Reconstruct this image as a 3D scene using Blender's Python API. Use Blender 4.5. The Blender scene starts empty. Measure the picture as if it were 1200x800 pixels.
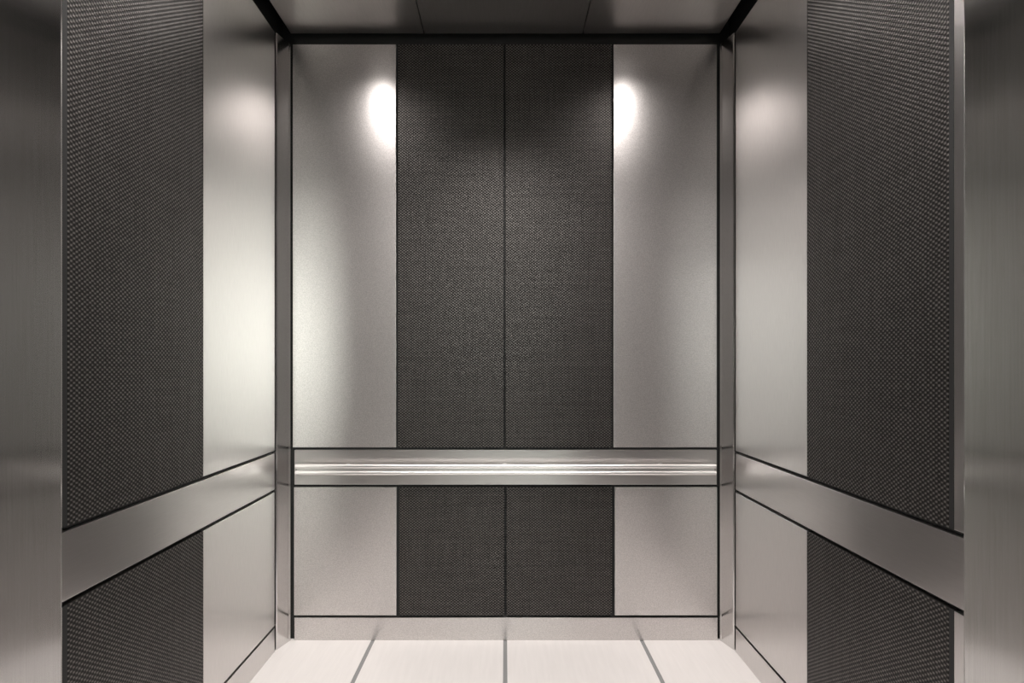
import bpy, bmesh, math
from mathutils import Vector
sc = bpy.context.scene
try:
    sc.view_settings.view_transform = 'Standard'
    sc.view_settings.look = 'None'
except Exception as e:
    print(e)

S = 0.0038; D = 2.28; CH = 1.216; F = 600.0
def bx(px): return (px-592)*S
def bz(py): return CH-(py-430)*S

# ------------------------------------------------------------ materials
def newmat(name):
    m = bpy.data.materials.new(name); m.use_nodes = True
    nt = m.node_tree
    return m, nt, nt.nodes['Principled BSDF']

def math_node(nt, op, a=None, b=None):
    n = nt.nodes.new('ShaderNodeMath'); n.operation = op
    for i, v in enumerate((a, b)):
        if v is None: continue
        if isinstance(v, (int, float)): n.inputs[i].default_value = v
        else: nt.links.new(v, n.inputs[i])
    return n.outputs[0]

def steel(name, col, rough, grain=(900, 900, 60), var=0.10, aniso=0.0, bump=0.05, rot=0.0):
    m, nt, p = newmat(name)
    tc = nt.nodes.new('ShaderNodeTexCoord')
    mp = nt.nodes.new('ShaderNodeMapping'); mp.inputs['Scale'].default_value = grain
    nt.links.new(tc.outputs['Object'], mp.inputs['Vector'])
    nz = nt.nodes.new('ShaderNodeTexNoise'); nz.inputs['Scale'].default_value = 1.0
    nz.inputs['Detail'].default_value = 3
    nt.links.new(mp.outputs[0], nz.inputs['Vector'])
    mr = nt.nodes.new('ShaderNodeMapRange')
    mr.inputs['From Min'].default_value = .3; mr.inputs['From Max'].default_value = .7
    mr.inputs['To Min'].default_value = 1-var; mr.inputs['To Max'].default_value = 1+var
    nt.links.new(nz.outputs['Fac'], mr.inputs['Value'])
    vm = nt.nodes.new('ShaderNodeVectorMath'); vm.operation = 'SCALE'
    vm.inputs[0].default_value = col
    nt.links.new(mr.outputs[0], vm.inputs['Scale'])
    nt.links.new(vm.outputs[0], p.inputs['Base Color'])
    p.inputs['Metallic'].default_value = 1
    r = math_node(nt, 'MULTIPLY', mr.outputs[0], rough)
    nt.links.new(r, p.inputs['Roughness'])
    if aniso:
        p.inputs['Anisotropic'].default_value = aniso
        p.inputs['Anisotropic Rotation'].default_value = rot
        t = nt.nodes.new('ShaderNodeTangent'); t.direction_type = 'RADIAL'; t.axis = 'Z'
        nt.links.new(t.outputs[0], p.inputs['Tangent'])
    if bump:
        b = nt.nodes.new('ShaderNodeBump'); b.inputs['Strength'].default_value = bump
        b.inputs['Distance'].default_value = .0005
        nt.links.new(nz.outputs['Fac'], b.inputs['Height'])
        nt.links.new(b.outputs[0], p.inputs['Normal'])
    return m

def woven(name, axis):
    """fine metal mesh: staggered knuckles"""
    m, nt, p = newmat(name)
    tc = nt.nodes.new('ShaderNodeTexCoord')
    sp = nt.nodes.new('ShaderNodeSeparateXYZ'); nt.links.new(tc.outputs['Object'], sp.inputs[0])
    a = sp.outputs[axis]; z = sp.outputs['Z']
    P, Q = .0150, .0118
    ca = math_node(nt, 'COSINE', math_node(nt, 'MULTIPLY', a, 2*math.pi/P))
    cz = math_node(nt, 'COSINE', math_node(nt, 'MULTIPLY', z, 2*math.pi/Q))
    v = math_node(nt, 'MULTIPLY', ca, cz)
    nz = nt.nodes.new('ShaderNodeTexNoise'); nz.inputs['Scale'].default_value = 160
    nt.links.new(tc.outputs['Object'], nz.inputs['Vector'])
    mp = nt.nodes.new('ShaderNodeMapping'); mp.inputs['Scale'].default_value = (5, 5, 170)
    nt.links.new(tc.outputs['Object'], mp.inputs['Vector'])
    n2 = nt.nodes.new('ShaderNodeTexNoise'); n2.inputs['Scale'].default_value = 1; nt.links.new(mp.outputs[0], n2.inputs['Vector'])
    mp3 = nt.nodes.new('ShaderNodeMapping'); mp3.inputs['Scale'].default_value = (150, 150, 4)
    nt.links.new(tc.outputs['Object'], mp3.inputs['Vector'])
    n3 = nt.nodes.new('ShaderNodeTexNoise'); n3.inputs['Scale'].default_value = 1; nt.links.new(mp3.outputs[0], n3.inputs['Vector'])
    st = math_node(nt, 'SUBTRACT', math_node(nt, 'ADD', n2.outputs['Fac'], n3.outputs['Fac']), 1.0)
    v2 = math_node(nt, 'ADD', v, math_node(nt, 'MULTIPLY', math_node(nt, 'SUBTRACT', nz.outputs['Fac'], .5), 1.0))
    v2 = math_node(nt, 'ADD', v2, math_node(nt, 'MULTIPLY', st, .5))
    cr = nt.nodes.new('ShaderNodeMapRange'); cr.interpolation_type = 'SMOOTHSTEP'
    cr.inputs['From Min'].default_value = -.3; cr.inputs['From Max'].default_value = 1.1
    nt.links.new(v2, cr.inputs['Value'])
    mx = nt.nodes.new('ShaderNodeMix'); mx.data_type = 'RGBA'
    mx.inputs['A'].default_value = (.025, .0235, .0225, 1)
    mx.inputs['B'].default_value = (.185, .172, .165, 1)
    nt.links.new(cr.outputs[0], mx.inputs['Factor'])
    nt.links.new(mx.outputs['Result'], p.inputs['Base Color'])
    p.inputs['Metallic'].default_value = .9
    p.inputs['Roughness'].default_value = .5
    b = nt.nodes.new('ShaderNodeBump'); b.inputs['Strength'].default_value = .2
    b.inputs['Distance'].default_value = .002
    nt.links.new(v, b.inputs['Height']); nt.links.new(b.outputs[0], p.inputs['Normal'])
    return m

def plain(name, col, rough=.6, metal=0, emit=None, es=0, noise=0):
    m, nt, p = newmat(name)
    p.inputs['Base Color'].default_value = (*col, 1)
    p.inputs['Roughness'].default_value = rough
    p.inputs['Metallic'].default_value = metal
    if emit:
        p.inputs['Emission Color'].default_value = (*emit, 1)
        p.inputs['Emission Strength'].default_value = es
    if noise:
        tc = nt.nodes.new('ShaderNodeTexCoord')
        mp = nt.nodes.new('ShaderNodeMapping'); mp.inputs['Scale'].default_value = (60, 6, 6)
        nt.links.new(tc.outputs['Object'], mp.inputs['Vector'])
        nz = nt.nodes.new('ShaderNodeTexNoise'); nz.inputs['Scale'].default_value = 1; nz.inputs['Detail'].default_value = 5
        nt.links.new(mp.outputs[0], nz.inputs['Vector'])
        mx = nt.nodes.new('ShaderNodeMix'); mx.data_type = 'RGBA'
        mx.inputs['A'].default_value = (*[c*(1-noise) for c in col], 1)
        mx.inputs['B'].default_value = (*[min(1, c*(1+noise)) for c in col], 1)
        nt.links.new(nz.outputs['Fac'], mx.inputs['Factor'])
        nt.links.new(mx.outputs['Result'], p.inputs['Base Color'])
    return m

M_panel = steel('brushed_stainless_panel', (.65, .622, .612), .36, (260, 260, 260), .16, aniso=.45, rot=.25)
M_side = steel('brushed_stainless_side', (.64, .618, .608), .29, (700, 700, 22), .05, aniso=.4, bump=.012, rot=.25)
M_band = steel('brushed_stainless_band', (.65, .622, .612), .29, (25, 25, 700), .03, bump=0)
M_jamb = steel('brushed_stainless_jamb', (.53, .525, .52), .14, (600, 600, 10), .06, aniso=.88, bump=.0)
M_post = steel('polished_steel_post', (.66, .645, .635), .17, (600, 600, 10), .04, bump=0)
M_rail = steel('satin_steel_rail', (.93, .91, .90), .28, (10, 100, 100), .0, bump=0)
M_ceil = steel('brushed_ceiling_metal', (.80, .765, .75), .32, (300, 20, 300), .03, bump=.02)
M_mx = woven('woven_metal_mesh_back', 'X')
M_my = woven('woven_metal_mesh_side', 'Y')
M_black = plain('black_reveal', (.006, .006, .006), .6)
M_tile = plain('cream_stone_tile', (.70, .672, .66), .4, noise=.06)
M_joint = plain('grey_floor_joint', (.24, .24, .24), .5)
M_lens = plain('lamp_lens', (1, 1, 1), .4, emit=(1, .95, .91), es=5)
M_wall = plain('hall_plaster', (.52, .52, .51), .8)
M_hfloor = plain('hall_floor_stone', (.35, .33, .32), .5, noise=.1)
M_frame = plain('black_paint', (.02, .02, .02), .5)
M_pane1 = plain('glow_panel_bright', (.8, .8, .8), .5, emit=(.93, 1, .92), es=16)  # emission of the added pane that brightens the left steel
M_pane2 = plain('glow_panel_dim', (.8, .8, .8), .5, emit=(.94, 1, .96), es=4)  # weaker emission for the mirrored added pane

# ------------------------------------------------------------ geometry
def addbox(bm, x0, x1, y0, y1, z0, z1, mi=0):
    vs = [bm.verts.new(c) for c in ((x0,y0,z0),(x1,y0,z0),(x1,y1,z0),(x0,y1,z0),(x0,y0,z1),(x1,y0,z1),(x1,y1,z1),(x0,y1,z1))]
    for f in ((0,3,2,1),(4,5,6,7),(0,1,5,4),(1,2,6,5),(2,3,7,6),(3,0,4,7)):
        fc = bm.faces.new([vs[i] for i in f]); fc.material_index = mi

def mkobj(name, bm, mats, parent=None, bevel=0, smooth=False):
    me = bpy.data.meshes.new(name); bm.to_mesh(me); bm.free()
    for m in mats: me.materials.append(m)
    o = bpy.data.objects.new(name, me); sc.collection.objects.link(o)
    if smooth:
        for p in me.polygons: p.use_smooth = True
    if bevel:
        b = o.modifiers.new('bevel', 'BEVEL'); b.width = bevel; b.segments = 2
        b.limit_method = 'ANGLE'
    if parent: o.parent = parent
    return o

def box(name, x0, x1, y0, y1, z0, z1, mat, parent=None, bevel=0):
    bm = bmesh.new(); addbox(bm, min(x0,x1), max(x0,x1), min(y0,y1), max(y0,y1), z0, z1)
    return mkobj(name, bm, [mat], parent, bevel)

def rod(bm, p0, p1, r, n=24, mi=0):
    p0, p1 = Vector(p0), Vector(p1); d = (p1-p0)
    q = Vector((0, 0, 1)).rotation_difference(d.normalized())
    ra, rb = [], []
    for k in range(n):
        v = q @ Vector((r*math.cos(2*math.pi*k/n), r*math.sin(2*math.pi*k/n), 0))
        ra.append(bm.verts.new(p0+v)); rb.append(bm.verts.new(p1+v))
    for k in range(n):
        f = bm.faces.new((ra[k], ra[(k+1) % n], rb[(k+1) % n], rb[k])); f.smooth = True; f.material_index = mi
    fa = bm.faces.new(ra); fb = bm.faces.new(rb)
    for f in (fa, fb):
        for e in f.edges: e.smooth = False

ZC = bz(40)          # ceiling
ZT = bz(52)          # panel tops
zU0 = bz(524); zB1 = bz(527); zB0 = bz(567.7); zL1 = bz(570.7); zL0 = bz(720.8); zS1 = bz(723.6)
T = .016
W = .9855
YE = 2.19
XB0, XB1 = -1.03, 1.03
YB = D+T             # back plane of panels
ZR = ZC+.10

# back wall
wb = box('wall_back', XB0, XB1, YB, YB+.05, -.05, ZR, M_black)
cols = [(343, 464, M_panel), (466.3, 590.2, M_mx), (592.2, 716.6, M_mx), (719, 840, M_panel)]
for i, (a, b, m) in enumerate(cols):
    box(f'upper_panel_{i+1}', bx(a), bx(b), D, YB, zU0, ZT, m, wb, .0012)
    box(f'lower_panel_{i+1}', bx(a+1.5), bx(b+.5), D, YB, zL0, zL1, m, wb, .0012)
box('rail_band', bx(345), bx(840), D, YB, zB0, zB1, M_band, wb, .0012)
box('baseboard_back', bx(345), bx(841), D, YB, .0, zS1, M_panel, None, .0012)

# handrail: twin rods on a slim flat bar, with stand-off brackets
yr = D-.055
k = yr/F
hz = CH-(550-430)*k
x0, x1 = (346.5-592)*k, (838.5-592)*k
bm = bmesh.new()
addbox(bm, x0+.004, x1-.004, yr+.002, yr+.008, hz-.014, hz+.014)
rod(bm, (x0, yr, hz+.0145), (x1, yr, hz+.0145), .0095)
rod(bm, (x0, yr, hz-.0145), (x1, yr, hz-.0145), .0095)
hr = mkobj('handrail', bm, [M_rail], None)
bm = bmesh.new()
for xx in (-.70, -.003, .69):
    rod(bm, (xx, yr+.006, hz), (xx, D, hz), .007)
    rod(bm, (xx, D-.006, hz), (xx, D, hz), .018)
mkobj('brackets', bm, [M_rail], hr)

# side walls
for side, sx, ue in (('left', -1, 513.5), ('right', 1, 520.5)):
    ys = [(YE, W*F/355), (W*F/353, W*F/ue), (W*F/(ue+4.5), .635)]
    w = box(f'wall_{side}', sx*(W+T), sx*(W+T+.05), .56, YB, -.05, ZR, M_black)
    for i, (y1, y0) in enumerate(ys):
        m = M_my if i == 1 else M_side
        yy1 = y1-(.0 if i == 0 else .002)
        yy0 = y0+.002
        box(f'upper_panel_{i+1}', sx*W, sx*(W+T), yy0, yy1, zU0, ZT-.005, m, w, .0012)
        box(f'lower_panel_{i+1}', sx*W, sx*(W+T), yy0, yy1, zL0, zL1, m, w, .0012)
        if i < 2:  # black strips added to keep the panel gaps dark, hiding lit steel edges
            ny = ys[i+1][0]-.002
            box(f'gap_filler_upper_{i+1}', sx*(W+.0005), sx*(W+T), ny+.0005, yy0-.0005, zU0, ZT-.005, M_black, w)
            box(f'gap_filler_lower_{i+1}', sx*(W+.0005), sx*(W+T), ny+.0005, yy0-.0005, zL0, zL1, M_black, w)
    box('rail_band', sx*W, sx*(W+T), .635, YE, zB0, zB1, M_band, w, .0012)
    box(f'baseboard_{side}', sx*W, sx*(W+T), .635, YE, 0, zS1, M_side, None, .0012)
    # corner post: flat splayed strip with folded edges between side panel end and back panel
    prof = [(W+T-.002, YE+.010), (W-.0005, YE+.010), (W-.004, YE+.016), (.9600, D-.010), (.9555, D-.002), (.9555, YB-.001), (W+T-.002, YB-.001)]
    bm = bmesh.new()
    lo = [bm.verts.new((sx*x, y, 0)) for x, y in prof]
    hi = [bm.verts.new((sx*x, y, ZT)) for x, y in prof]
    n = len(prof)
    for q in range(n):
        bm.faces.new((lo[q], lo[(q+1) % n], hi[(q+1) % n], hi[q]))
    bm.faces.new(lo); bm.faces.new(hi)
    bmesh.ops.recalc_face_normals(bm, faces=bm.faces)
    mkobj('corner_post', bm, [M_post], None)

# floor: joint bed + tiles
fl = box('floor', XB0, XB1, .56, YB, -.05, -.002, M_joint)
bm = bmesh.new()
j = .0085
xs = [-1.0, bx(437), 0, bx(752), 1.0]
yt = [.58, 1.08, 1.68, YB]
for i in range(4):
    for q in range(3):
        addbox(bm, xs[i]+j, xs[i+1]-j, yt[q]+(j if q else 0), yt[q+1]-(j if q < 2 else 0), -.002, 0)
mkobj('floor_tiles', bm, [M_tile], fl)

# ceiling
ce = box('ceiling', XB0-.02, XB1+.02, .56, YB+.05, ZR, ZR+.04, M_black)
cxs = [-.955, bx(497), bx(683), .955]
for i in range(3):
    box(f'ceiling_panel_{i+1}', cxs[i]+.0022, cxs[i+1]-.0022, .66, D-.004, ZC, ZC+.015, M_ceil, ce, .001)

# downlights
def ring(bm, r0, r1, z0, z1, cx, cy, n=40):
    a = []
    for q in range(n):
        c, s = math.cos(2*math.pi*q/n), math.sin(2*math.pi*q/n)
        a.append([bm.verts.new((cx+r*c, cy+r*s, z)) for r, z in ((r0, z0), (r1, z0), (r1, z1), (r0, z1))])
    for q in range(n):
        p, r = a[q], a[(q+1) % n]
        for t in range(4):
            bm.faces.new((p[t], p[(t+1) % 4], r[(t+1) % 4], r[t]))
    bmesh.ops.recalc_face_normals(bm, faces=bm.faces)
def downlight(x, y, z, power, size=132, col=(1, .945, .91)):
    bm = bmesh.new(); ring(bm, .040, .055, z-.004, z, x, y)
    o = mkobj('recessed_downlight', bm, [M_rail], None)
    bm = bmesh.new()
    bmesh.ops.create_circle(bm, cap_ends=True, segments=32, radius=.040)
    bmesh.ops.translate(bm, verts=bm.verts, vec=(x, y, z-.001))
    mkobj('lens', bm, [M_lens], o)
    l = bpy.data.lights.new('lamp', 'SPOT'); l.energy = power; l.color = col
    l.spot_size = math.radians(size); l.spot_blend = 1.0; l.shadow_soft_size = .03
    lo = bpy.data.objects.new('lamp', l); sc.collection.objects.link(lo)
    lo.location = (x, y, z-.03); lo.parent = o
for x in (-.63, .60):
    downlight(x, 1.88, ZC, 17, 138)
    downlight(x, 1.0, ZC, 68)
downlight(-.01, 1.45, ZC, 95, 128)

# front return + jambs (car front wall with door opening)
XJL, XJR = -.62*518/600, .62*536/600
ZH = 2.25
wf = box('wall_front', -1.04, XJL, .50, .62, 0, ZR, M_jamb, None, .003)
box('right_return', XJR, 1.04, .50, .62, 0, ZR, M_jamb, wf, .003)
box('header', XJL, XJR, .50, .62, ZH, ZR, M_jamb, wf, .003)
df = box('elevator_door_frame', XJL-.15, XJL-.0, .30, .497, 0, ZH+.12, M_jamb, None, .003)
box('right_jamb', XJR, XJR+.15, .30, .497, 0, ZH+.12, M_jamb, df, .003)
box('lintel', XJL, XJR, .30, .497, ZH, ZH+.12, M_jamb, df, .003)
box('sill', XJL, XJR, .30, .56, -.03, -.002, M_rail, df, .001)

# lift lobby behind the camera
H = 2.9
box('wall_hall_front', -3, XJL-.15, .30, .40, 0, H, M_wall)
box('wall_hall_front_side', XJR+.15, 3, .30, .40, 0, H, M_wall)
box('wall_hall_front_top', XJL-.15, XJR+.15, .30, .40, ZH+.12, H, M_wall)
box('wall_hall_back', -3, 3, -3.1, -3.0, 0, H, M_wall)
box('wall_hall_left', -3.1, -3, -3.0, .40, 0, H, M_wall)
box('wall_hall_right', 3, 3.1, -3.0, .40, 0, H, M_wall)
box('floor_hall', -3, 3, -3.0, .30, -.05, -.003, M_hfloor)
box('ceiling_hall', -3, 3, -3.0, .40, H, H+.05, M_wall)
def glow_panel(name, xa, xb, za, zb, pane):  # added glowing pane in a frame, gives the steel its soft greenish glow
    bm = bmesh.new(); t = .05; y0, y1 = -3.0, -2.95
    addbox(bm, xa-t, xb+t, y0, y1, za-t, za); addbox(bm, xa-t, xb+t, y0, y1, zb, zb+t)
    addbox(bm, xa-t, xa, y0, y1, za, zb); addbox(bm, xb, xb+t, y0, y1, za, zb)
    xm = (xa+xb)/2; addbox(bm, xm-.02, xm+.02, y0, y1, za, zb)
    o = mkobj(name, bm, [M_frame], None)
    box('pane', xa, xb, -2.995, -2.985, za, zb, pane, o)
glow_panel('glow_panel_1', .85, 2.35, 1.05, 2.05, M_pane1)
glow_panel('glow_panel_2', -2.35, -.85, 1.05, 2.05, M_pane2)
def area(name, loc, sx, sy, rot, e, col):
    l = bpy.data.lights.new(name, 'AREA'); l.shape = 'RECTANGLE'; l.size = sx; l.size_y = sy
    l.energy = e; l.color = col
    o = bpy.data.objects.new(name, l); sc.collection.objects.link(o)
    o.location = loc; o.rotation_euler = rot
    return o
for x in (-1.2, 1.2):
    fx = box('ceiling_light_fixture', x-.32, x+.32, -2.0, -1.36, H-.05, H, M_frame, None, .004)
    a = area('tube_glow', (x, -1.68, H-.055), .6, .6, (0, 0, 0), 22, (.96, 1, .97)); a.parent = fx

# world
w = bpy.data.worlds.new('World'); sc.world = w; w.use_nodes = True
w.node_tree.nodes['Background'].inputs[0].default_value = (.5, .5, .5, 1)
w.node_tree.nodes['Background'].inputs[1].default_value = .05

cam = bpy.data.cameras.new('Camera'); co = bpy.data.objects.new('Camera', cam)
sc.collection.objects.link(co); sc.camera = co
co.location = (0, 0, CH); co.rotation_euler = (math.pi/2, 0, 0)
cam.sensor_width = 36; cam.lens = 18; cam.clip_start = .02
cam.shift_x = 8/1200; cam.shift_y = 30/1200
